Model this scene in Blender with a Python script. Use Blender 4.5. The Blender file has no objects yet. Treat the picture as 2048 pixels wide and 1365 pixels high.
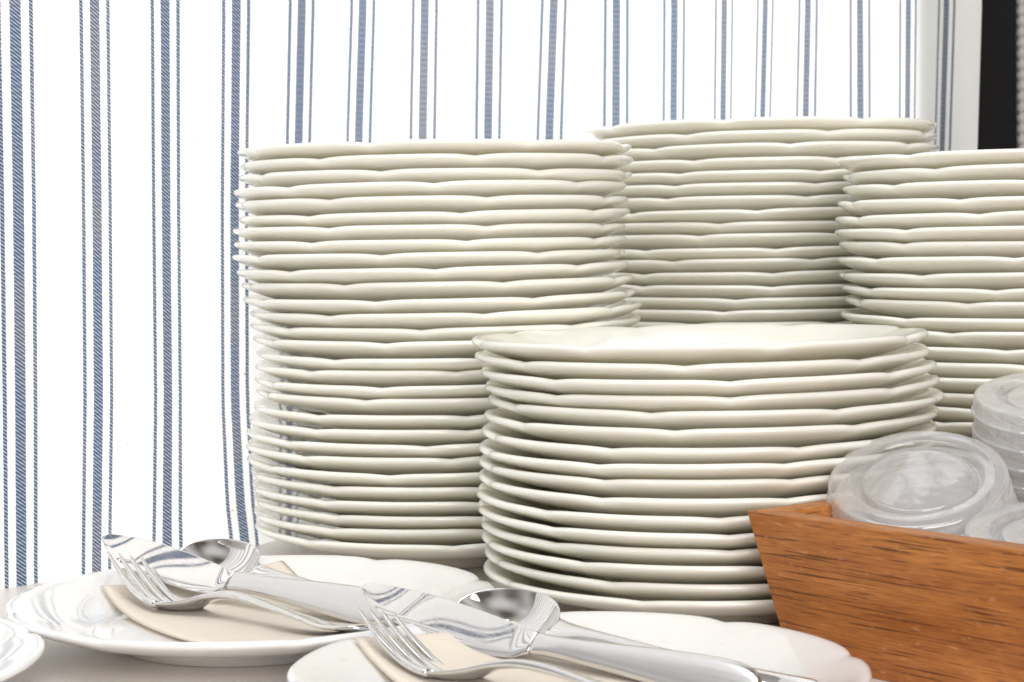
import bpy, bmesh, math, random
from mathutils import Vector, Matrix
import numpy as np
random.seed(7)
PI = math.pi
sc = bpy.context.scene
C = sc.collection

# ------------------------------------------------------------------ camera
F = 3950.0                      # focal length in pixels of the 2048 wide photograph
CAM = Vector((0, 0, 0.205))     # table top is z = 0
PITCH, ROLL = math.radians(3.02), math.radians(-1.0)
CROT = Matrix.Rotation(PI/2 - PITCH, 3, 'X') @ Matrix.Rotation(ROLL, 3, 'Z')
cd = bpy.data.cameras.new('camera')
cam = bpy.data.objects.new('camera', cd); C.objects.link(cam)
cam.matrix_world = Matrix.Translation(CAM) @ CROT.to_4x4()
cd.sensor_width = 36.0
cd.lens = F / 2048 * 36
cd.clip_start = 0.01; cd.clip_end = 100
cd.dof.use_dof = True
cd.dof.focus_distance = 1.06
cd.dof.aperture_fstop = 18
sc.camera = cam

# ------------------------------------------------------------------ world, lamps, exposure
w = bpy.data.worlds.new('World'); sc.world = w; w.use_nodes = True
bg = w.node_tree.nodes['Background']
wn = w.node_tree                # the dim room around: uneven warm grey
_co = wn.nodes.new('ShaderNodeTexCoord'); _no = wn.nodes.new('ShaderNodeTexNoise'); _ra = wn.nodes.new('ShaderNodeValToRGB')
_no.inputs['Scale'].default_value = 1.9; _no.inputs['Detail'].default_value = 0.5
_ra.color_ramp.elements[0].position = 0.36; _ra.color_ramp.elements[0].color = (0.20, 0.165, 0.145, 1)
_ra.color_ramp.elements[1].position = 0.66; _ra.color_ramp.elements[1].color = (1.0, 0.99, 0.97, 1)
wn.links.new(_co.outputs['Generated'], _no.inputs['Vector']); wn.links.new(_no.outputs['Fac'], _ra.inputs[0])
wn.links.new(_ra.outputs[0], bg.inputs['Color'])
bg.inputs['Strength'].default_value = 0.70

def area(name, loc, target, sx, sy, power, col=(1, 1, 1)):
    l = bpy.data.lights.new(name, 'AREA'); l.shape = 'RECTANGLE'; l.size = sx; l.size_y = sy
    l.energy = power; l.color = col
    o = bpy.data.objects.new(name, l); C.objects.link(o)
    o.location = loc
    o.rotation_euler = (Vector(target) - Vector(loc)).to_track_quat('-Z', 'Y').to_euler()
    return o
area('window_light', (-0.45, 2.25, 0.62), (-0.15, 1.3, 0.3), 1.9, 1.25, 35, (0.97, 0.985, 1.0))
area('ceiling_light', (-0.25, 0.55, 1.75), (0.05, 1.1, 0.0), 1.3, 1.1, 14.0, (0.95, 0.975, 1.0))
area('front_fill_light', (0.55, -1.3, 0.85), (0.1, 1.1, 0.1), 1.7, 1.2, 43, (1.0, 0.953, 0.895))  # added fill lamp behind the camera, brightens the plate fronts and undersides

sc.view_settings.view_transform = 'Standard'
sc.view_settings.look = 'None'
sc.view_settings.gamma = 1.0
sc.view_settings.exposure = 0.0
sc.render.engine = 'CYCLES'
cy = sc.cycles
cy.max_bounces = 16; cy.diffuse_bounces = 12; cy.glossy_bounces = 6; cy.transmission_bounces = 8
cy.transparent_max_bounces = 48
cy.caustics_reflective = False; cy.caustics_refractive = False
cy.sample_clamp_indirect = 4.0
cy.use_denoising = True

# ------------------------------------------------------------------ pixel helpers
def ray(px, py):
    return CROT @ Vector(((px - 1024) / F, -(py - 682.5) / F, -1.0))
def at_z(px, py, z):
    d = ray(px, py); t = (z - CAM.z) / d.z
    return CAM + d * t
def at_y(px, py, y):
    d = ray(px, py); return CAM + d * (y / d.y)

# ------------------------------------------------------------------ object helpers
def tag(o, label=None, cat=None, group=None, kind=None):
    if label: o['label'] = label
    if cat: o['category'] = cat
    if group: o['group'] = group
    if kind: o['kind'] = kind
    return o
def link(name, me, mat=None, parent=None, smooth=True):
    if mat and not me.materials: me.materials.append(mat)
    if smooth: me.polygons.foreach_set('use_smooth', [True] * len(me.polygons))
    o = bpy.data.objects.new(name, me); C.objects.link(o)
    if parent: o.parent = parent
    return o
def mesh(name, v, f):
    me = bpy.data.meshes.new(name); me.from_pydata([tuple(p) for p in v], [], f); me.update()
    return me
def recalc(me):
    bm = bmesh.new(); bm.from_mesh(me); bmesh.ops.recalc_face_normals(bm, faces=bm.faces); bm.to_mesh(me); bm.free()
    return me
def empty(name, loc=(0, 0, 0)):
    o = bpy.data.objects.new(name, None); C.objects.link(o); o.location = loc; o.empty_display_size = 0.02
    return o
def sweep(name, rings, cap=True):
    n = len(rings[0]); v = []; f = []
    for r in rings: v += list(r)
    for i in range(len(rings) - 1):
        for j in range(n):
            a = i*n + j; b = i*n + (j+1) % n
            f.append((a, b, b + n, a + n))
    if cap:
        f.append(tuple(range(n - 1, -1, -1)))
        f.append(tuple(range((len(rings) - 1)*n, len(rings)*n)))
    return recalc(mesh(name, v, f))
def lathe(name, prof, seg, warp=None):
    v = []; f = []; n = len(prof)
    for j in range(seg):
        th = 2*PI*j/seg
        for (r, z) in prof:
            r2, z2 = warp(r, z, th) if warp else (r, z)
            v.append((r2*math.cos(th), r2*math.sin(th), z2))
    for j in range(seg):
        k = (j+1) % seg
        for i in range(n - 1):
            a, b, c, d = j*n+i, k*n+i, k*n+i+1, j*n+i+1
            f.append((a, b, c, d))
    me = mesh(name, v, f)
    bm = bmesh.new(); bm.from_mesh(me); bmesh.ops.remove_doubles(bm, verts=bm.verts, dist=1e-6)
    bmesh.ops.recalc_face_normals(bm, faces=bm.faces); bm.to_mesh(me); bm.free()
    return me
def sstep(a, b, x):
    t = min(1, max(0, (x - a)/(b - a))); return t*t*(3 - 2*t)
def lerp_tab(tab, x):
    if x <= tab[0][0]: return tab[0][1]
    for (a, b), (c, d) in zip(tab, tab[1:]):
        if x <= c:
            return b + (d - b)*(x - a)/(c - a)
    return tab[-1][1]
def spline_tab(tab, x):
    # monotone-ish smooth interpolation (Catmull-Rom) through a table
    xs = [t[0] for t in tab]
    if x <= xs[0]: return tab[0][1]
    if x >= xs[-1]: return tab[-1][1]
    i = max(k for k in range(len(xs)-1) if xs[k] <= x)
    x0, y0 = tab[i]; x1, y1 = tab[i+1]
    def slope(k):
        if k == 0 or k == len(tab)-1: 
            a, b = (0, 1) if k == 0 else (-2, -1)
            return (tab[b][1]-tab[a][1])/(tab[b][0]-tab[a][0])
        return (tab[k+1][1]-tab[k-1][1])/(tab[k+1][0]-tab[k-1][0])
    h = x1-x0; t = (x-x0)/h; m0, m1 = slope(i)*h, slope(i+1)*h
    return (2*t**3-3*t**2+1)*y0+(t**3-2*t**2+t)*m0+(-2*t**3+3*t**2)*y1+(t**3-t**2)*m1

# ------------------------------------------------------------------ materials
def new_mat(name):
    m = bpy.data.materials.new(name); m.use_nodes = True
    nt = m.node_tree; nt.nodes.clear()
    out = nt.nodes.new('ShaderNodeOutputMaterial')
    return m, nt, out
class N:
    def __init__(s, nt): s.nt = nt
    def add(s, typ, **kw):
        n = s.nt.nodes.new(typ)
        for k, v in kw.items():
            if k.startswith('i_'):
                key = k[2:]; key = int(key) if key.isdigit() else key.replace('_', ' ')
                s.set(n.inputs[key], v)
            else: setattr(n, k, v)
        return n
    def set(s, sock, v):
        if hasattr(v, 'is_output') or isinstance(v, bpy.types.NodeSocket): s.nt.links.new(v, sock)
        else: sock.default_value = v
    def math(s, op, a, b=0.0, c=0.0, clamp=False):
        n = s.nt.nodes.new('ShaderNodeMath'); n.operation = op; n.use_clamp = clamp
        for i, x in enumerate((a, b, c)): s.set(n.inputs[i], x)
        return n.outputs[0]
    def mix(s, fac, a, b, typ='MIX'):
        n = s.nt.nodes.new('ShaderNodeMix'); n.data_type = 'RGBA'; n.blend_type = typ
        s.set(n.inputs[0], fac); s.set(n.inputs[6], a); s.set(n.inputs[7], b)
        return n.outputs[2]
    def ramp(s, fac, stops):
        n = s.nt.nodes.new('ShaderNodeValToRGB'); s.set(n.inputs[0], fac)
        el = n.color_ramp.elements
        while len(el) < len(stops): el.new(0.5)
        for e, (p, c) in zip(el, stops):
            e.position = p; e.color = (c, c, c, 1) if isinstance(c, (int, float)) else (*c, 1)
        return n.outputs[0]
    def noise(s, vec, scale, detail=2.0, rough=0.5):
        n = s.nt.nodes.new('ShaderNodeTexNoise')
        if vec is not None: s.set(n.inputs['Vector'], vec)
        n.inputs['Scale'].default_value = scale; n.inputs['Detail'].default_value = detail
        n.inputs['Roughness'].default_value = rough
        return n.outputs[0]
    def mapping(s, vec, scale=(1, 1, 1), rot=(0, 0, 0), loc=(0, 0, 0)):
        n = s.nt.nodes.new('ShaderNodeMapping'); s.set(n.inputs[0], vec)
        n.inputs['Scale'].default_value = scale; n.inputs['Rotation'].default_value = rot; n.inputs['Location'].default_value = loc
        return n.outputs[0]
    def bump(s, h, strength, dist):
        n = s.nt.nodes.new('ShaderNodeBump'); s.set(n.inputs['Height'], h)
        n.inputs['Strength'].default_value = strength; n.inputs['Distance'].default_value = dist
        return n.outputs[0]

def mat_porcelain(name='cream porcelain', lo=(0.872, 0.856, 0.79, 1), hi=(0.892, 0.88, 0.835, 1), tint=(0.845, 0.828, 0.765, 1)):
    m, nt, out = new_mat(name); n = N(nt)
    co = n.add('ShaderNodeTexCoord').outputs['Object']
    info = n.add('ShaderNodeObjectInfo')
    v = n.noise(co, 22, 3)
    c = n.mix(v, lo, hi)
    c2 = n.mix(n.math('MULTIPLY', info.outputs['Random'], 0.6), c, tint)
    # tiny dark specks of wear in the glaze
    sp = n.noise(co, 420, 1)
    spm = n.ramp(sp, [(0.80, 0.0), (0.83, 1.0)])
    c3 = n.mix(n.math('MULTIPLY', spm, 0.5), c2, (0.30, 0.26, 0.2, 1))
    scv = n.add('ShaderNodeVectorMath', operation='ADD', i_0=co, i_1=n.add('ShaderNodeCombineXYZ', i_0=n.math('MULTIPLY', info.outputs['Random'], 9.0), i_1=n.math('MULTIPLY', info.outputs['Random'], 5.0)).outputs[0]).outputs[0]
    scu = n.ramp(n.noise(n.mapping(scv, (60, 60, 420)), 1.0, 3, 0.6), [(0.66, 0.0), (0.74, 1.0)])
    c3 = n.mix(n.math('MULTIPLY', scu, 0.22), c3, (0.50, 0.47, 0.42, 1))
    wav = n.bump(n.noise(scv, 55, 2), 0.07, 0.0015)
    p = n.add('ShaderNodeBsdfPrincipled', i_Base_Color=c3, i_Roughness=0.08, i_IOR=1.5, i_Normal=wav)
    p.inputs['Subsurface Weight'].default_value = 0.5; p.inputs['Subsurface Radius'].default_value = (1.0, 0.88, 0.55); p.inputs['Subsurface Scale'].default_value = 0.005
    p.inputs['Coat Weight'].default_value = 0.25; p.inputs['Coat Roughness'].default_value = 0.05
    nt.links.new(p.outputs[0], out.inputs[0]); return m

def mat_steel():
    m, nt, out = new_mat('polished stainless steel'); n = N(nt)
    co = n.add('ShaderNodeTexCoord').outputs['Object']
    sx = n.mapping(co, (14, 240, 240))
    scr = n.noise(sx, 6, 4, 0.65)
    scr2 = n.noise(n.mapping(co, (300, 26, 200), (0, 0, 0.5)), 5, 3, 0.6)
    rough = n.math('MULTIPLY_ADD', n.ramp(n.math('MAXIMUM', scr, scr2), [(0.5, 0.0), (0.8, 1.0)]), 0.08, 0.018)
    c = n.mix(n.noise(co, 60, 2), (0.74, 0.725, 0.71, 1), (0.79, 0.78, 0.77, 1))
    b = n.bump(n.noise(co, 30, 0), 0.03, 0.0012)
    p = n.add('ShaderNodeBsdfPrincipled', i_Base_Color=c, i_Metallic=1.0, i_Roughness=rough, i_Normal=b)
    nt.links.new(p.outputs[0], out.inputs[0]); return m

def mat_satin():
    m, nt, out = new_mat('brushed stainless steel'); n = N(nt)
    co = n.add('ShaderNodeTexCoord').outputs['Object']
    br = n.noise(n.mapping(co, (10, 900, 900)), 3, 3, 0.6)
    c = n.mix(br, (0.68, 0.665, 0.65, 1), (0.82, 0.81, 0.80, 1))
    p = n.add('ShaderNodeBsdfPrincipled', i_Base_Color=c, i_Metallic=1.0, i_Roughness=n.math('MULTIPLY_ADD', br, 0.14, 0.10), i_Normal=n.bump(br, 0.06, 0.0005))
    nt.links.new(p.outputs[0], out.inputs[0]); return m

def mat_napkin():
    m, nt, out = new_mat('beige paper napkin'); n = N(nt)
    uv = n.add('ShaderNodeTexCoord').outputs['UV']
    wv = n.add('ShaderNodeTexWave', wave_type='BANDS', bands_direction='X')
    n.set(wv.inputs['Vector'], n.mapping(uv, (1, 1, 1), (0, 0, 0.25)))
    wv.inputs['Scale'].default_value = 150; wv.inputs['Distortion'].default_value = 0.6
    no = n.noise(uv, 900, 3)
    h = n.math('MULTIPLY_ADD', no, 0.5, wv.outputs['Fac'])
    c = n.mix(n.noise(uv, 60, 3), (0.82, 0.735, 0.635, 1), (0.86, 0.785, 0.69, 1))
    c = n.mix(n.math('MULTIPLY', wv.outputs['Fac'], 0.10), c, (0.64, 0.55, 0.45, 1))
    p = n.add('ShaderNodeBsdfPrincipled', i_Base_Color=c, i_Roughness=0.95, i_Normal=n.bump(h, 0.4, 0.0005))
    p.inputs['Specular IOR Level'].default_value = 0.15
    nt.links.new(p.outputs[0], out.inputs[0]); return m

def mat_table():
    m, nt, out = new_mat('pale laminate'); n = N(nt)
    co = n.add('ShaderNodeTexCoord').outputs['Object']
    c = n.mix(n.noise(n.mapping(co, (1.5, 9, 1), (0, 0, 0.3)), 6, 4), (0.69, 0.65, 0.62, 1), (0.77, 0.735, 0.71, 1))
    c = n.mix(n.math('MULTIPLY', n.noise(co, 700, 2), 0.25), c, (0.56, 0.52, 0.49, 1))
    r = n.math('MULTIPLY_ADD', n.noise(co, 14, 3), 0.15, 0.30)
    p = n.add('ShaderNodeBsdfPrincipled', i_Base_Color=c, i_Roughness=r, i_Normal=n.bump(n.noise(co, 350, 2), 0.08, 0.0006))
    nt.links.new(p.outputs[0], out.inputs[0]); return m

def mat_curtain():
    m, nt, out = new_mat('striped curtain cloth'); n = N(nt)
    uv = n.add('ShaderNodeTexCoord').outputs['UV']
    sep = n.add('ShaderNodeSeparateXYZ', i_0=uv)
    U, V = sep.outputs[0], sep.outputs[1]
    # small sideways wander of the threads
    wob = n.noise(n.mapping(uv, (4, 60, 1)), 1.0, 2)
    Uw = n.math('MULTIPLY_ADD', n.math('SUBTRACT', wob, 0.5), 0.020, U)
    fr = n.math('FRACT', n.math('ADD', Uw, 0.5))
    d = n.math('ABSOLUTE', n.math('SUBTRACT', fr, 0.5))       # distance from the group's centre
    def band(a, b, e=0.006):
        up = n.add('ShaderNodeMapRange', interpolation_type='SMOOTHSTEP', i_Value=d, i_1=a - e, i_2=a + e)
        dn = n.add('ShaderNodeMapRange', interpolation_type='SMOOTHSTEP', i_Value=d, i_1=b - e, i_2=b + e)
        return n.math('SUBTRACT', up.outputs[0], dn.outputs[0])
    wide = n.math('SUBTRACT', 1.0, n.add('ShaderNodeMapRange', interpolation_type='SMOOTHSTEP', i_Value=d, i_1=0.058, i_2=0.070).outputs[0])
    thin = band(0.157, 0.206)
    st = n.math('MAXIMUM', wide, thin)
    # twill: slanting white threads inside the blue
    tw = n.math('FRACT', n.math('ADD', n.math('MULTIPLY', U, 18.0), n.math('MULTIPLY', V, 23.5)))
    tw = n.math('ABSOLUTE', n.math('SUBTRACT', tw, 0.5))
    tw2 = n.math('FRACT', n.math('MULTIPLY', V, 13.0))
    tw2 = n.math('ABSOLUTE', n.math('SUBTRACT', tw2, 0.5))
    thr = n.ramp(n.math('MULTIPLY_ADD', tw2, 0.25, tw), [(0.14, 1.0), (0.30, 0.0)])
    fine = n.noise(n.mapping(uv, (90, 130, 1)), 1.0, 2)
    patch = n.noise(n.mapping(uv, (1.4, 0.55, 1)), 1.0, 2)
    pm = n.ramp(patch, [(0.50, 0.0), (0.60, 1.0)])
    blue = n.mix(fine, (0.026, 0.058, 0.122, 1), (0.072, 0.120, 0.210, 1))
    mauve = n.mix(fine, (0.105, 0.098, 0.125, 1), (0.17, 0.155, 0.175, 1))
    bl = n.mix(n.math('MULTIPLY', pm, 0.5), blue, mauve)
    white0 = (0.86, 0.858, 0.85, 1)
    white = n.mix(n.math('MULTIPLY', n.noise(n.mapping(uv, (60, 75, 1)), 1.0, 3), 0.36), white0, (0.70, 0.69, 0.67, 1))
    bl = n.mix(n.math('MULTIPLY', thr, 0.46), bl, white0)
    # a few little brown slubs
    sl = n.ramp(n.noise(n.mapping(uv, (15, 11, 1), loc=(3.3, 1.7, 0)), 1.0, 0), [(0.85, 0.0), (0.87, 1.0)])
    col = n.mix(st, white, bl)
    col = n.mix(n.math('MULTIPLY', sl, 0.5), col, (0.45, 0.28, 0.12, 1))
    h = n.math('MULTIPLY_ADD', thr, 0.6, fine)
    nb = n.bump(h, 0.25, 0.0004)
    df = n.add('ShaderNodeBsdfDiffuse', i_Color=col, i_Normal=nb)
    tr = n.add('ShaderNodeBsdfTranslucent', i_Color=col)
    mx = n.add('ShaderNodeMixShader', i_0=0.48, i_1=df.outputs[0], i_2=tr.outputs[0])
    nt.links.new(mx.outputs[0], out.inputs[0]); return m

def mat_oak():
    m, nt, out = new_mat('oiled oak'); n = N(nt)
    uv = n.add('ShaderNodeTexCoord').outputs['UV']
    info = n.add('ShaderNodeObjectInfo')
    off = n.add('ShaderNodeCombineXYZ', i_0=n.math('MULTIPLY', info.outputs['Random'], 3.0), i_1=n.math('MULTIPLY', info.outputs['Random'], 7.0))
    va = n.add('ShaderNodeVectorMath', operation='ADD', i_0=uv, i_1=off.outputs[0]).outputs[0]
    big = n.noise(n.mapping(va, (9, 60, 1), (0, 0, 0.05)), 1.0, 4, 0.6)
    blotch = n.noise(n.mapping(va, (30, 55, 1)), 1.0, 3, 0.6)
    c = n.mix(n.ramp(big, [(0.3, 0.0), (0.7, 1.0)]), (0.33, 0.098, 0.019, 1), (0.66, 0.262, 0.066, 1))
    c = n.mix(n.math('MULTIPLY', n.ramp(blotch, [(0.5, 0.0), (0.75, 1.0)]), 0.5), c, (0.66, 0.29, 0.088, 1))
    fib = n.noise(n.mapping(va, (60, 1500, 1), (0, 0, 0.015)), 1.0, 3, 0.6)
    c = n.mix(n.math('MULTIPLY', n.ramp(fib, [(0.40, 1.0), (0.62, 0.0)]), 0.40), c, (0.20, 0.055, 0.011, 1))
    # short dark pores running with the grain
    p1 = n.noise(n.mapping(va, (17, 800, 1), (0, 0, 0.02)), 1.0, 2.5, 0.55)
    p2 = n.noise(n.mapping(va, (55, 1500, 1), (0, 0, 0.02), (5, 2, 0)), 1.0, 2, 0.5)
    pm1 = n.ramp(p1, [(0.575, 0.0), (0.635, 1.0)]); pm2 = n.ramp(p2, [(0.60, 0.0), (0.68, 0.7)])
    pore = n.math('MAXIMUM', pm1, pm2)
    c = n.mix(n.math('MULTIPLY', pore, 0.8), c, (0.085, 0.020, 0.005, 1))
    fl = n.ramp(n.noise(n.mapping(va, (130, 330, 1), (0, 0, -0.25)), 1.0, 2), [(0.62, 0.0), (0.74, 1.0)])
    c = n.mix(n.math('MULTIPLY', fl, 0.40), c, (0.72, 0.37, 0.15, 1))
    h = n.math('SUBTRACT', n.math('MULTIPLY', big, 0.3), pore)
    p = n.add('ShaderNodeBsdfPrincipled', i_Base_Color=c, i_Roughness=0.42, i_Normal=n.bump(h, 0.35, 0.0006))
    p.inputs['Specular IOR Level'].default_value = 0.35
    nt.links.new(p.outputs[0], out.inputs[0]); return m

def mat_plastic():
    m, nt, out = new_mat('clear thin plastic'); n = N(nt)
    co = n.add('ShaderNodeTexCoord').outputs['Object']
    nb = n.bump(n.noise(co, 90, 1), 0.05, 0.0012)
    tp = n.add('ShaderNodeBsdfTransparent', i_Color=(1.0, 1.0, 1.0, 1))
    df = n.add('ShaderNodeBsdfDiffuse', i_Color=(0.99, 0.99, 0.995, 1))
    tl = n.add('ShaderNodeBsdfTranslucent', i_Color=(0.99, 0.99, 0.995, 1))
    gl = n.add('ShaderNodeBsdfGlossy', i_Color=(1, 1, 1, 1), i_Roughness=0.035, i_Normal=nb)
    haze = n.add('ShaderNodeMixShader', i_0=0.5, i_1=df.outputs[0], i_2=tl.outputs[0])
    lw = n.add('ShaderNodeLayerWeight', i_Blend=0.35, i_Normal=nb)
    hz = n.math('MULTIPLY_ADD', n.math('POWER', lw.outputs['Facing'], 1.8), 0.55, 0.17)
    hz = n.math('MULTIPLY', hz, n.math('MULTIPLY_ADD', n.noise(co, 90, 3), 0.9, 0.55))
    a = n.add('ShaderNodeMixShader', i_0=hz, i_1=tp.outputs[0], i_2=haze.outputs[0])
    fr = n.math('MULTIPLY_ADD', n.math('POWER', lw.outputs['Facing'], 2.2), 0.60, 0.06, clamp=True)
    b = n.add('ShaderNodeMixShader', i_0=fr, i_1=a.outputs[0], i_2=gl.outputs[0])
    nt.links.new(b.outputs[0], out.inputs[0]); return m

def mat_plain(name, col, rough=0.6, var=0.1, scale=40, bump=0.1):
    m, nt, out = new_mat(name); n = N(nt)
    co = n.add('ShaderNodeTexCoord').outputs['Object']
    v = n.noise(co, scale, 4)
    a = tuple(x*(1 - var) for x in col) + (1,); b = tuple(min(1, x*(1 + var)) for x in col) + (1,)
    p = n.add('ShaderNodeBsdfPrincipled', i_Base_Color=n.mix(v, a, b), i_Roughness=rough, i_Normal=n.bump(n.noise(co, scale*8, 2), bump, 0.001))
    p.inputs['Specular IOR Level'].default_value = 0.25 if rough > 0.7 else 0.5
    nt.links.new(p.outputs[0], out.inputs[0]); return m

M_PORC = mat_porcelain(); M_WHITE = mat_porcelain('white porcelain', (0.835, 0.835, 0.83, 1), (0.865, 0.866, 0.865, 1), (0.845, 0.842, 0.83, 1)); M_STEEL = mat_steel(); M_NAP = mat_napkin(); M_TABLE = mat_table()
M_CURT = mat_curtain(); M_SATIN = mat_satin(); M_OAK = mat_oak(); M_PLAS = mat_plastic()
M_DARK = mat_plain('near black painted wood', (0.006, 0.0055, 0.006), 0.9, 0.35, 60)
M_CORD = mat_plain('pale grey cord', (0.46, 0.43, 0.43), 0.85, 0.2, 200, 0.4)
M_WALL = mat_plain('window jamb paint', (0.55, 0.52, 0.47), 0.7)

# ------------------------------------------------------------------ table
def box_mesh(name, x0, x1, y0, y1, z0, z1, bev=0.0):
    bm = bmesh.new(); bmesh.ops.create_cube(bm, size=1)
    for v in bm.verts:
        v.co = Vector((x0 + (v.co.x + .5)*(x1 - x0), y0 + (v.co.y + .5)*(y1 - y0), z0 + (v.co.z + .5)*(z1 - z0)))
    if bev: bmesh.ops.bevel(bm, geom=bm.edges, offset=bev, segments=2, affect='EDGES', profile=0.5)
    me = bpy.data.meshes.new(name); bm.to_mesh(me); bm.free(); return me
tag(link('table_top', box_mesh('table_top', -0.95, 0.85, 0.45, 1.82, -0.03, 0.0, 0.002), M_TABLE, smooth=False), kind='structure')
# opaque wall beside the window: behind the last fold of the curtain
tag(link('wall', box_mesh('wall', 0.344, 0.85, 1.672, 2.6, -0.03, 1.3), M_WALL, smooth=False), kind='structure')

# ------------------------------------------------------------------ curtain
# plan line of the cloth: depth as a function of the direction X/Y seen from the camera
PATH = [(-0.90, 0.80), (-0.62, 0.96), (-0.45, 1.06), (-0.33, 1.13), (-0.258, 1.178), (-0.2114, 1.214), (-0.1757, 1.252),
        (-0.1395, 1.305), (-0.120, 1.350), (-0.1063, 1.385), (-0.0754, 1.432), (-0.044, 1.462), (-0.011, 1.486), (0.0213, 1.512),
        (0.0529, 1.558), (0.0823, 1.598), (0.1076, 1.622), (0.128, 1.618), (0.150, 1.622), (0.176, 1.632),
        (0.2007, 1.642), (0.2078, 1.645), (0.212, 1.640), (0.222, 1.622), (0.2385, 1.612), (0.262, 1.612)]
def depth(q): return spline_tab(PATH, q)
GROUPS = {0: [(0, 30), (400, 37), (800, 41), (1170, 43)], 1: [(0, 189), (400, 194), (800, 197), (1150, 193)],
          2: [(0, 330), (400, 332), (800, 336), (1080, 334)], 3: [(0, 473), (400, 469), (800, 470), (1000, 480), (1100, 492)],
          4: [(0, 604), (290, 597), (1100, 608)], 5: [(0, 726), (280, 717), (1100, 716)], 6: [(0, 850), (280, 845), (1100, 842)],
          7: [(0, 980), (280, 976), (1100, 974)], 8: [(0, 1108), (280, 1098), (1100, 1090)], 9: [(0, 1233), (240, 1232), (1100, 1230)],
          10: [(0, 1349), (240, 1347), (1100, 1345)], 11: [(0, 1449), (240, 1446), (1100, 1440)], 12: [(0, 1531), (240, 1525), (1100, 1512)],
          13: [(0, 1616), (240, 1611), (1100, 1600)], 14: [(0, 1720), (240, 1721), (1100, 1715)], 15: [(0, 1817), (240, 1815), (1100, 1805)],
          16: [(0, 1893), (290, 1884), (1100, 1868)], 16.75: [(0, 1964), (290, 1955), (1100, 1930)]}
GTAB = {}
for k, pts in GROUPS.items():
    rows = []
    for (py, px) in pts:
        d = ray(px, py); q = d.x/d.y; Y = depth(q)
        rows.append((CAM.z + d.z/d.y*Y, q))
    GTAB[k] = sorted(rows)
# further groups out of the frame to the left, evenly spaced along the cloth
q = GTAB[0][0][1]
for k in range(-1, -15, -1):
    acc = 0; p0 = Vector((q*depth(q), depth(q)))
    while acc < 0.052 and q > -0.89:
        q -= 0.001; p1 = Vector((q*depth(q), depth(q))); acc += (p1 - p0).length; p0 = p1
    if q <= -0.885: break
    GTAB[k] = [(0.1, q)]
KS = sorted(GTAB)
def curtain_point(u, z):
    tab = [(k, lerp_tab(GTAB[k], z)) for k in KS]
    qq = spline_tab(tab, u)
    Y = depth(qq)
    # soft vertical ripples of the hanging cloth
    Y += 0.0022*math.sin(u*2.6 + 1.5*math.sin(z*5)) + 0.0012*math.sin(u*7.1 + z*4)
    Y += 0.0018*math.sin(z*11 + u*0.8) * sstep(0.3, 0.0, z)
    return Vector((qq*Y, Y, z))
us = np.arange(KS[0], KS[-1] + 1e-6, 0.125); zs = np.concatenate([np.linspace(-0.004, 0.4, 26), np.linspace(0.43, 1.25, 22)])
cv = []; cf = []; cuv = []
for z in zs:
    for u in us:
        cv.append(curtain_point(u, z)); cuv.append((u, z/0.052))
nu = len(us)
for i in range(len(zs) - 1):
    for j in range(nu - 1):
        a = i*nu + j; cf.append((a, a+1, a+1+nu, a+nu))
cme = mesh('curtain', cv, cf)
uvl = cme.uv_layers.new(name='UVMap')
for lp in cme.loops: uvl.data[lp.index].uv = cuv[lp.vertex_index]
cur = link('curtain', cme, M_CURT)
tag(cur, 'white cloth curtain with blue triple stripes hanging behind the plate stacks', 'curtain')

# ------------------------------------------------------------------ dark post and corded screen at far right
pl = at_y(1966, 0, 1.63); pr = at_y(2033, 0, 1.63)
post = link('window_post', box_mesh('window_post', pl.x - 0.012, pr.x, 1.63, 1.668, 0.0, 1.0, 0.0015), M_DARK, smooth=False)
tag(post, 'near black upright post beside the right edge of the striped curtain', 'post')
scr = empty('cord_screen', (pr.x + 0.012, 1.64, 0))
tag(scr, 'pale grey beaded cord screen at the right edge behind the dark post', 'screen')
prof = []
PT = 0.0088
for i in range(int(0.62/PT)*6):
    z = i*PT/6
    prof.append((0.0030 + 0.0022*abs(math.sin(PI*z/PT)), z))
cord = lathe('cord', [(0.0001, 0)] + prof + [(0.0001, prof[-1][1] + .001)], 12)
for i in range(4):
    o = link('cord', cord, M_CORD, scr); o.location = (-0.0055 + i*0.0098, 0.0, (i % 2)*PT/2)

# ------------------------------------------------------------------ plates
PR = 0.125
PROF = [(0, .003), (.03, .003), (.060, .003), (.0635, .0022), (.0655, .0006), (.068, 0), (.0705, .0006), (.0722, .0036), (.080, .0064),
        (.088, .0084), (.097, .0105), (.106, .0128), (.114, .0155), (.1195, .0178), (.1226, .0193), (.1242, .0203), (.12495, .0211), (.125, .0218),
        (.1247, .0226), (.1238, .0233), (.1222, .0234), (.1195, .0228), (.1165, .0217), (.110, .0193), (.103, .0167), (.097, .0144), (.0905, .0116), (.0865, .0097), (.0835, .0086),
        (.080, .0081), (.075, .0080), (.05, .0080), (.025, .0080), (0, .0080)]
def cusp(th):
    a = abs(math.sin(4*th))
    return (1 - math.sqrt(a*a + 0.0016))**1.7 if a < 1 else 0.0
def plate_warp(r, z, th):
    c = max(0.0, 1 - math.sqrt(math.sin(4*th)**2 + 0.0008))
    c = c**3.4
    wgt = sstep(0.076, 0.124, r)
    return r*(1 - 0.022*wgt*c), z - 0.0015*wgt*wgt*c
plate_me = lathe('plate', PROF, 8*22, plate_warp)
plate_me.materials.append(M_PORC)
plate_me.polygons.foreach_set('use_smooth', [True]*len(plate_me.polygons))
plate_white = plate_me.copy(); plate_white.materials[0] = M_WHITE
def plate_top(r):
    t = [(0, .0080), (.080, .0081), (.0865, .0097), (.097, .0144), (.110, .0193), (.1222, .0234)]
    return lerp_tab(t, r)
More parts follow.
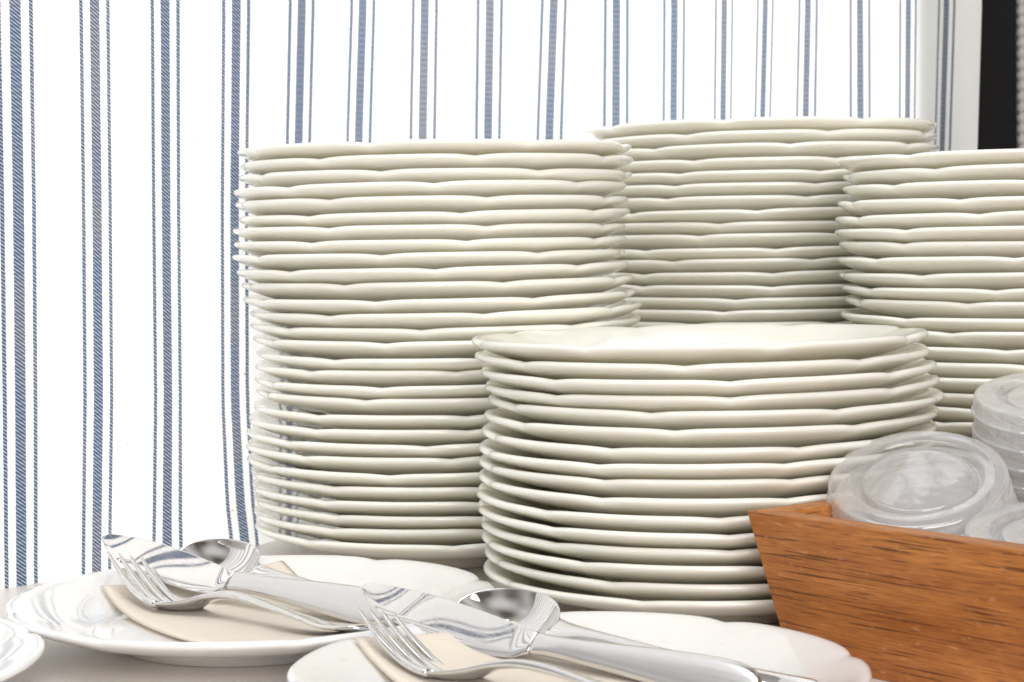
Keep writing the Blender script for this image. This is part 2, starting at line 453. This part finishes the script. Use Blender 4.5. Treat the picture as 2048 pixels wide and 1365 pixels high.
def put_plate(loc, rz, scale=1.0, tx=0.0, ty=0.0):
    o = bpy.data.objects.new('plate', plate_me); C.objects.link(o)
    o.location = loc; o.rotation_euler = (tx, ty, rz); o.scale = (scale,)*3
    return o
ONES = ['', 'first', 'second', 'third', 'fourth', 'fifth', 'sixth', 'seventh', 'eighth', 'ninth', 'tenth', 'eleventh', 'twelfth', 'thirteenth',
        'fourteenth', 'fifteenth', 'sixteenth', 'seventeenth', 'eighteenth', 'nineteenth']
def ordinal(k):
    if k < 20: return ONES[k]
    t, r = divmod(k, 10)
    if r == 0: return {2: 'twentieth', 3: 'thirtieth'}[t]
    return {2: 'twenty', 3: 'thirty'}[t] + '-' + ONES[r]
def stack(n, cx, cy, ztop, scale, lefts, where, group, tilt=0.4, rng=None, ylist=None, xref=None):
    """n plates; ztop = rim height of the top plate; lefts = px of the left rim tips from the top plate down"""
    rng = rng or random.Random(1)
    rim = 0.0234*scale
    pitch = (ztop - rim)/(n - 1)
    js = [0.0]
    for i in range(1, n): js.append(js[-1] + pitch + rng.uniform(-0.00035, 0.00035))
    k = (ztop - rim)/js[-1]
    z = [j*k for j in js]                       # bottom to top
    dx = 0.0
    for i in range(n):                          # i = 0 is the top plate
        zi = z[n - 1 - i]
        if lefts and i < len(lefts):
            d = at_y(lefts[i], 682, cy)
            # roll moves a point sideways with its height: undo with the true row
            row = 474 - (zi + rim - CAM.z)*F/cy
            d = at_y(lefts[i], row, cy)
            x = d.x + PR*scale*0.995
        else:
            dx += rng.uniform(-0.0016, 0.0016); dx *= 0.85
            x = cx + dx
        y = cy + rng.uniform(-0.0015, 0.0015)
        t = math.radians(tilt)
        tx, ty = (rng.uniform(-t, t), rng.uniform(-t*0.7, t*0.7)) if i < n - 1 else (0, 0)
        o = put_plate((x, y, zi + 0.0002), rng.uniform(0, PI/4), scale, tx, ty)
        if i == 0: lab = 'cream scalloped plate on top of ' + where
        elif i == n - 1: lab = 'lowest cream scalloped plate of ' + where
        else: lab = 'cream scalloped plate, %s from the top of %s' % (ordinal(i + 1), where)
        tag(o, lab, 'plate', group)
stack(29, -0.042, 1.285, 0.2632, 1.016,
      [480, 485, 482, 472, 475, 480, 470, 472, 470, 478, 488, 492, 505, 505, 511, 517, 513, 515, 517, 510, 499, 497, 495, 500, 506, 508, 511, 511, 513],
      'the tall stack beside the curtain', 'plates in the tall stack beside the curtain', rng=random.Random(11))
stack(16, 0.108, 1.09, 0.1500, 1.0,
      [945, 951, 961, 969, 978, 970, 965, 959, 959, 959, 953, 955, 961, 965, 971, 969],
      'the short stack in front', 'plates in the short stack in front', tilt=0.35, rng=random.Random(5))
stack(31, 0.185, 1.456, 0.282, 1.024, None, 'the tallest stack at the back', 'plates in the tallest stack at the back', rng=random.Random(23))
stack(27, 0.332, 1.24, 0.2495, 0.992,
      [1680, 1693, 1691, 1682, 1678, 1674, 1682, 1679, 1686, 1690, 1697, 1686],
      'the stack at the right edge', 'plates in the stack at the right edge', rng=random.Random(31))
def put_single(*a):
    o = put_plate(*a); o.data = plate_white; return o
PL = Vector((-0.136, 1.012, 0)); P2 = Vector((0.025, 0.829, 0)); P3 = Vector((-0.338, 0.868, 0))
o = put_single(PL, 0.30); tag(o, 'single white scalloped plate with napkin and cutlery, in front of the curtain', 'plate', 'single plates laid in front')
o = put_single(P2, 0.13, 0.985); tag(o, 'single white scalloped plate with napkin and cutlery, beside the wooden tray', 'plate', 'single plates laid in front')
o = put_single(P3, 0.5); tag(o, 'white scalloped plate cut off by the lower left corner, without cutlery', 'plate', 'single plates laid in front')

# ------------------------------------------------------------------ napkins
def napkin(shift, centre, label, seed):
    A = Vector((-0.226, 1.064)); B = Vector((-0.128, 0.914)); Cc = Vector((-0.050, 0.952)); D = Vector((-0.134, 1.122))
    sh = Vector((shift[0], shift[1])); ce = Vector((centre.x, centre.y))
    rng = random.Random(seed); ph = rng.uniform(0, 6)
    nb_, na = 26, 52
    def surf(a, b):
        p = (A*(1-b) + D*b)*(1-a) + (B*(1-b) + Cc*b)*a + sh
        return p
    zt = np.zeros((na+1, nb_+1)); pts = [[None]*(nb_+1) for _ in range(na+1)]
    for i in range(na+1):
        for j in range(nb_+1):
            a, b = i/na, j/nb_
            p = surf(a, b)
            # bowed long edges and soft corners
            e = 0.006*math.sin(PI*a)
            side = (D - A).normalized()
            p = p - side*e*(1-b) + side*e*0.4*b
            pts[i][j] = p
            zt[i, j] = plate_top((p - ce).length) + 0.0004
    hull = zt.copy()
    for _ in range(60):                       # stiff paper: bridges the hollow
        s = hull.copy()
        s[1:-1, :] = (hull[:-2, :] + hull[2:, :])/2
        s[:, 1:-1] = 0.5*s[:, 1:-1] + 0.25*(s[:, :-2] + s[:, 2:])
        hull = np.maximum(s, zt)
    rings = []; uvr = []
    TH = 0.0026
    m = nb_
    for i in range(na+1):
        a = i/na
        end = min(1.0, math.sqrt(max(0, 1 - (1 - min(1, min(a, 1-a)/0.03))**2)) + 0.15)   # rounded folded ends
        ring = []; uvs = []
        th = TH*(0.35 + 0.65*end)
        for j in range(m+1):
            b = j/m; p = pts[i][j]
            edge = math.sqrt(max(0, 1 - (1 - min(1, min(b, 1-b)/0.04))**2))
            wr = 0.0005*math.sin(a*17 + b*5 + ph)*b + 0.0010*math.sin(a*7 + ph)*sstep(0.55, 1, b) + 0.0013*sstep(0.12, 0, a)
            ring.append(Vector((p.x, p.y, hull[i, j] + th*0.5 + th*0.5*edge + max(0, wr) + 0.0002))); uvs.append((a*0.185, b*0.09))
        for j in range(m-1, 0, -1):
            b = j/m; p = pts[i][j]
            edge = math.sqrt(max(0, 1 - (1 - min(1, min(b, 1-b)/0.04))**2))
            ring.append(Vector((p.x, p.y, hull[i, j] + th*0.5 - th*0.5*edge + 0.0002))); uvs.append((a*0.185, -b*0.09))
        rings.append(ring); uvr += uvs
    me = sweep('napkin', rings)
    u = me.uv_layers.new(name='UVMap')
    for lp in me.loops: u.data[lp.index].uv = uvr[lp.vertex_index]
    o = link('napkin', me, M_NAP)
    tag(o, label, 'napkin', 'folded napkins under the cutlery')
SH = Vector((0.151, -0.175, 0))
napkin((0, 0), PL, 'folded beige paper napkin under the cutlery nearest the curtain', 1)
napkin((SH.x, SH.y), P2, 'folded beige paper napkin under the cutlery in the bottom centre', 2)

# ------------------------------------------------------------------ cutlery
def frame(p0, p1, roll):
    x = (p1 - p0).normalized(); y = Vector((0, 0, 1)).cross(x).normalized(); z = x.cross(y)
    R = Matrix((x, y, z)).transposed() @ Matrix.Rotation(roll, 3, 'X')
    return Matrix.Translation(p0) @ R.to_4x4()

def oval_ring(s, cz, hw, ht, n=16, p=2.4, v0=0.0, bow=0.0):
    out = []
    for k in range(n):
        a = 2*PI*k/n
        c, d = math.cos(a), math.sin(a)
        y = math.copysign(abs(c)**(2/p), c)*hw; t = math.copysign(abs(d)**(2/p), d)*ht
        out.append(Vector((s, v0 + y, cz + t + bow*(1 - (y/hw)**2 if hw else 0))))
    return out

FORK_Z = [(0, .0235), (.010, .0165), (.022, .0092), (.034, .0034), (.045, .0006), (.055, .0002), (.066, .0024), (.078, .0060), (.090, .0084), (.100, .0088),
          (.115, .0078), (.135, .0050), (.160, .0016), (.176, -.0006), (.188, -.0004), (.203, .0012)]
FORK_W = [(.040, .0138), (.048, .0142), (.056, .0136), (.066, .0098), (.076, .0064), (.086, .0046), (.096, .0038), (.110, .0036), (.130, .0044), (.150, .0060),
          (.170, .0082), (.185, .0096), (.194, .0096), (.200, .0078), (.203, .0040)]
def fork(mat, label):
    root = empty('fork'); root.matrix_world = mat
    rings = []
    for s in np.linspace(0.0455, 0.203, 58):
        hw = spline_tab(FORK_W, s); cz = spline_tab(FORK_Z, s)
        th = lerp_tab([(.045, .0010), (.07, .0014), (.09, .0021), (.11, .0022), (.15, .0016), (.203, .0014)], s)
        rings.append(oval_ring(s, cz, hw, th, 20, 3.0, 0, bow=(-0.0016 if s < .066 else -0.0016*sstep(.08, .066, s)) + 0.0005*sstep(.12, .16, s)))
    me = sweep('handle', rings)
    link('handle', me, M_STEEL, root)
    for i in range(4):
        v = (-1.5 + i)*0.0076
        rr = []
        for s in np.linspace(0.0, 0.052, 26):
            k = s/0.052
            hw = 0.0010 + 0.0015*sstep(0, .45, k) + 0.0005*sstep(.75, 1, k)
            if s == 0: hw = 0.0004
            vv = v*(0.97 + 0.03*k)
            ht = 0.0008 + 0.0010*sstep(0, .4, k)
            rr.append(oval_ring(s, spline_tab(FORK_Z, s) - 0.0016*(1 - (v/.014)**2) * -0.0 - 0.0012*(1-(v/.014)**2)*sstep(.3, 1, k), hw, ht, 10, 2.6, vv))
        link('tine', sweep('tine', rr), M_STEEL, root)
    tag(root, label, 'fork', 'forks laid on napkins')
    return root

KN_UP = [(0, .0036), (.0015, .0050), (.005, .0060), (.015, .0068), (.03, .0073), (.05, .0069), (.07, .0054), (.09, .0032), (.105, .0012), (.115, .0007), (.13, .0014), (.15, .0034), (.18, .0064), (.205, .0083), (.218, .0078), (.226, .0050), (.2295, .0005)]
KN_LO = [(0, .0028), (.0015, .0010), (.005, -.0014), (.010, -.0038), (.018, -.0072), (.03, -.0106), (.05, -.0136), (.07, -.0152), (.088, -.0156), (.098, -.0150), (.104, -.0140), (.109, -.0114), (.114, -.0098), (.125, -.0093),
         (.15, -.0098), (.18, -.0110), (.205, -.0119), (.218, -.0112), (.226, -.0080), (.2295, -.0040)]
def knife_part(name, s0, s1, nseg, root):
    rings = []
    m = 12
    for s in np.linspace(s0, s1, nseg):
        up, lo = spline_tab(KN_UP, s), spline_tab(KN_LO, s)
        if up - lo < 0.0006: up, lo = lo + 0.0006, lo
        hb = sstep(.100, .128, s)                     # 0 blade, 1 handle
        ring = []
        vs = [lo + (up - lo)*(0.5 - 0.5*math.cos(PI*k/m)) for k in range(m+1)]
        def tt(v):
            e = (v - lo)/(up - lo)                    # 0 cutting edge, 1 spine
            blade = 0.0004 + 0.0006*min(1, e/0.12) + 0.00005*math.sin(PI*min(1, e))
            blade *= (0.55 + 0.45*sstep(0, .04, s))
            x = 2*e - 1
            hand = (0.0017 + 0.0014*lerp_tab([(.11, 1), (.16, .8), (.2295, .55)], s))*(max(0, 1 - abs(x)**3.2))**0.5 + 0.0003
            return blade*(1 - hb) + hand*hb
        bow = -0.0006 + 0.0
        for v in vs: ring.append(Vector((s, v, tt(v) + 0.00016*math.sin(2.4*PI*s/.11)*(1-hb))))
        for v in vs[-2:0:-1]: ring.append(Vector((s, v, -tt(v) + 0.00016*math.sin(2.4*PI*s/.11)*(1-hb))))
        rings.append(ring)
    return link(name, sweep(name, rings), M_STEEL if name == 'blade' else M_SATIN, root)
def knife(mat, label):
    root = empty('knife'); root.matrix_world = mat
    knife_part('blade', 0.0, 0.112, 60, root)
    knife_part('handle', 0.1115, 0.2295, 50, root)
    tag(root, label, 'knife', 'knives laid on napkins')
    return root

def spoon(mat, label):
    root = empty('spoon'); root.matrix_world = mat
    L, W, DEP = 0.060, 0.0198, 0.0098
    # bowl: thick egg-shaped shell, open side up
    nr, ns = 14, 48
    def rim(a):
        # egg outline: broader towards the handle
        c, s_ = math.cos(a), math.sin(a)
        return L/2 - L/2*c, W*s_*(1 + 0.10*(-c))
    vt = []; fc = []
    TH = 0.0011
    def bowl(k, a, side):
        e = k/nr
        x, y = rim(a); x = L*0.52 + (x - L*0.52)*e; y = y*e
        z = -DEP*(1 - e**2.3)*(1 if side == 0 else 1)
        lift = 0.0030*((x - L*0.5)/(L*0.5))**2
        if side == 1: z -= TH
        return Vector((x, y, z + lift))
    idx = {}
    for side in (0, 1):
        for k in range(nr+1):
            for j in range(ns if k else 1):
                idx[(side, k, j)] = len(vt); vt.append(bowl(k, 2*PI*j/ns, side))
    for side in (0, 1):
        for j in range(ns):
            j2 = (j+1) % ns
            t = (idx[(side, 0, 0)], idx[(side, 1, j)], idx[(side, 1, j2)])
            fc.append(t if side == 0 else t[::-1])
            for k in range(1, nr):
                t = (idx[(side, k, j)], idx[(side, k+1, j)], idx[(side, k+1, j2)], idx[(side, k, j2)])
                fc.append(t if side == 0 else t[::-1])
    for j in range(ns):
        j2 = (j+1) % ns
        fc.append((idx[(0, nr, j)], idx[(1, nr, j)], idx[(1, nr, j2)], idx[(0, nr, j2)]))
    b = link('bowl', recalc(mesh('bowl', vt, fc)), M_STEEL, root)
    sb = b.modifiers.new('smooth', 'SUBSURF'); sb.levels = 1; sb.render_levels = 2
    rings = []
    for s in np.linspace(0.057, 0.200, 46):
        hw = spline_tab([(.057, .0075), (.064, .0058), (.075, .0042), (.09, .0036), (.12, .0042), (.15, .0062), (.18, .0090), (.190, .0094), (.197, .0076), (.200, .0035)], s)
        cz = spline_tab([(.057, .0008), (.064, .0012), (.075, .0022), (.09, .0026), (.11, .0020), (.14, .0004), (.17, -.0014), (.185, -.0016), (.200, .0004)], s)
        th = lerp_tab([(.057, .0010), (.075, .0020), (.10, .0020), (.2, .0014)], s)
        rings.append(oval_ring(s, cz, hw, th, 18, 3.0, 0, bow=0.0006))
    link('handle', sweep('handle', rings), M_STEEL, root)
    tag(root, label, 'spoon', 'spoons laid on napkins')
    return root

def cutlery_set(fork_c, fork_e, kn0, kn1, sp0, sp1, where, kroll, sroll, froll):
    d = fork_e - fork_c; d = d.normalized()
    p0 = fork_c - d*0.050
    fork(frame(p0, fork_e, math.radians(froll)), 'steel fork with raised tines, nearest the viewer on the plate ' + where)
    knife(frame(kn0, kn1, math.radians(kroll)), 'steel table knife between fork and spoon on the plate ' + where)
    spoon(frame(sp0, sp1, math.radians(sroll)), 'steel spoon half hidden behind the knife on the plate ' + where)
fc1 = at_z(346, 1211, 0.0140); fe1 = at_z(738, 1264, 0.0195)
cutlery_set(fc1, fe1, at_y(200, 1085, 1.116), at_y(800, 1222, 0.972), at_y(360, 1108, 1.125), at_y(905, 1255, 1.005),
            'in front of the curtain', 51, 37, -14)
fc2 = at_z(890, 1348, 0.0140)
cutlery_set(fc2, fc2 + (fe1 - fc1), at_y(716, 1186, 0.956), at_y(1532, 1374, 0.812), at_y(916, 1214, 0.940), at_y(1650, 1400, 0.812),
            'beside the tray', 50, 37, -14)

# ------------------------------------------------------------------ wooden tray
TH_ = math.radians(-52.5)
d1 = Vector((math.cos(TH_), math.sin(TH_), 0)); d2 = Vector((-d1.y, d1.x, 0))
HT = 0.072
corner = at_z(1492, 1022, HT); corner.y -= 0.0; corner.z = 0
T_, FL = 0.0135, 0.014
L1, L2 = 0.27, 0.235
tray = empty('wooden_tray', corner)
tag(tray, 'orange brown oak tray with sloping sides, holding clear plastic lids', 'tray')
def rect(inset, z):
    return [d1*inset + d2*inset + Vector((0, 0, z)), d1*(L1 - inset) + d2*inset + Vector((0, 0, z)),
            d1*(L1 - inset) + d2*(L2 - inset) + Vector((0, 0, z)), d1*inset + d2*(L2 - inset) + Vector((0, 0, z))]
oT, oB, iT, iB = rect(0, HT), rect(FL, 0.0), rect(T_, HT), rect(FL + T_, 0.0)
for k in range(4):
    j = (k+1) % 4
    a = (oT[j] - oT[k]).normalized()
    P = [oB[k], oB[j], oT[j], oT[k], iB[k], iB[j], iT[j], iT[k]]
    g = 0.00012
    P = [p + a*(g if q in (0, 3, 4, 7) else -g) for q, p in enumerate(P)]
    me = mesh('board', P, [(0, 1, 2, 3), (7, 6, 5, 4), (3, 2, 6, 7), (0, 4, 5, 1), (0, 3, 7, 4), (1, 5, 6, 2)])
    bm = bmesh.new(); bm.from_mesh(me); bmesh.ops.recalc_face_normals(bm, faces=bm.faces)
    bmesh.ops.bevel(bm, geom=bm.edges, offset=0.0011, segments=2, affect='EDGES', profile=0.6)
    uvb = bm.loops.layers.uv.new('UVMap')
    inn = Vector((-a.y, a.x, 0))
    for f in bm.faces:
        for lp in f.loops:
            c = lp.vert.co
            lp[uvb].uv = (c.dot(a), c.z*1.05 + c.dot(inn)*0.8)
    bm.to_mesh(me); bm.free()
    link('board', me, M_OAK, tray, smooth=False)
rB, rT = rect(FL + T_ - 0.001, 0.002), rect(FL + T_ - 0.0035, 0.009)
me = mesh('bottom_board', rB + rT, [(3, 2, 1, 0), (4, 5, 6, 7), (0, 1, 5, 4), (1, 2, 6, 5), (2, 3, 7, 6), (3, 0, 4, 7)])
u = me.uv_layers.new(name='UVMap')
for lp in me.loops:
    c = me.vertices[lp.vertex_index].co; u.data[lp.index].uv = (c.dot(d1), c.dot(d2))
link('bottom_board', me, M_OAK, tray, smooth=False)

# ------------------------------------------------------------------ clear plastic lids
LR = 0.0440
LP = [(1.010, -.0088), (1.016, -.0083), (1.010, -.0078), (.996, -.0074), (.990, -.0070), (.985, -.0020), (.980, -.0008), (.968, 0), (.955, .0004), (.94, .0006), (.85, .0007), (.745, .0006), (.730, .0003), (.722, -.0003),
      (.700, -.0036), (.694, -.0042), (.684, -.0045), (.640, -.0045), (.630, -.0043), (.624, -.0038), (.606, -.0016), (.600, -.0012), (.590, -.0010), (.56, -.0010), (.3, -.0010), (.02, -.0010)]
def lid_prof():
    t = 0.0005
    outer = [(r*LR, z) for r, z in LP]
    inner = [(max(0.0005, r*LR - t*0.6), z - t) for r, z in LP]
    return inner[::-1][0:0] + [(0.0, LP[-1][1])] + outer[::-1] + inner + [(0.0, LP[-1][1] - t)]
lid_me = lathe('lid', lid_prof(), 72)
lid_me.materials.append(M_PLAS)
lid_me.polygons.foreach_set('use_smooth', [True]*len(lid_me.polygons))
def lids(base, normal, n, pitch, where, seed, jit=0.0006, slip=(0, 0, 0)):
    rng = random.Random(seed); nz = Vector(normal).normalized()
    q = nz.to_track_quat('Z', 'Y')
    for i in range(n):                       # i = 0 on top
        o = bpy.data.objects.new('plastic_lid', lid_me); C.objects.link(o)
        o.rotation_mode = 'QUATERNION'
        o.rotation_quaternion = q
        o.location = Vector(base) - nz*pitch*i + Vector(slip)*i + Vector((rng.uniform(-jit, jit), rng.uniform(-jit, jit), 0))
        lab = ('clear round plastic lid on top of ' if i == 0 else 'clear round plastic lid, %s from the top of ' % ordinal(i+1)) + where
        tag(o, lab, 'lid', 'clear plastic lids in the wooden tray')
c1 = at_y(1836, 956, 0.955)
lids(c1, (-0.16, -0.42, 0.89), 5, 0.0094, 'the tilted pile in the wooden tray', 3, slip=d1*0.0022)
c2 = at_y(2124, 790, 1.0)
lids(c2, (-0.04, -0.21, 0.97), 11, 0.0098, 'the tall upright pile in the tray', 4, 0.0014)
c3 = at_y(2122, 1066, 0.895)
lids(c3, (-0.03, -0.20, 0.96), 4, 0.0096, 'the low pile at the lower right', 6)
print('tray corner', corner, 'lid centres', c1, c2, c3)
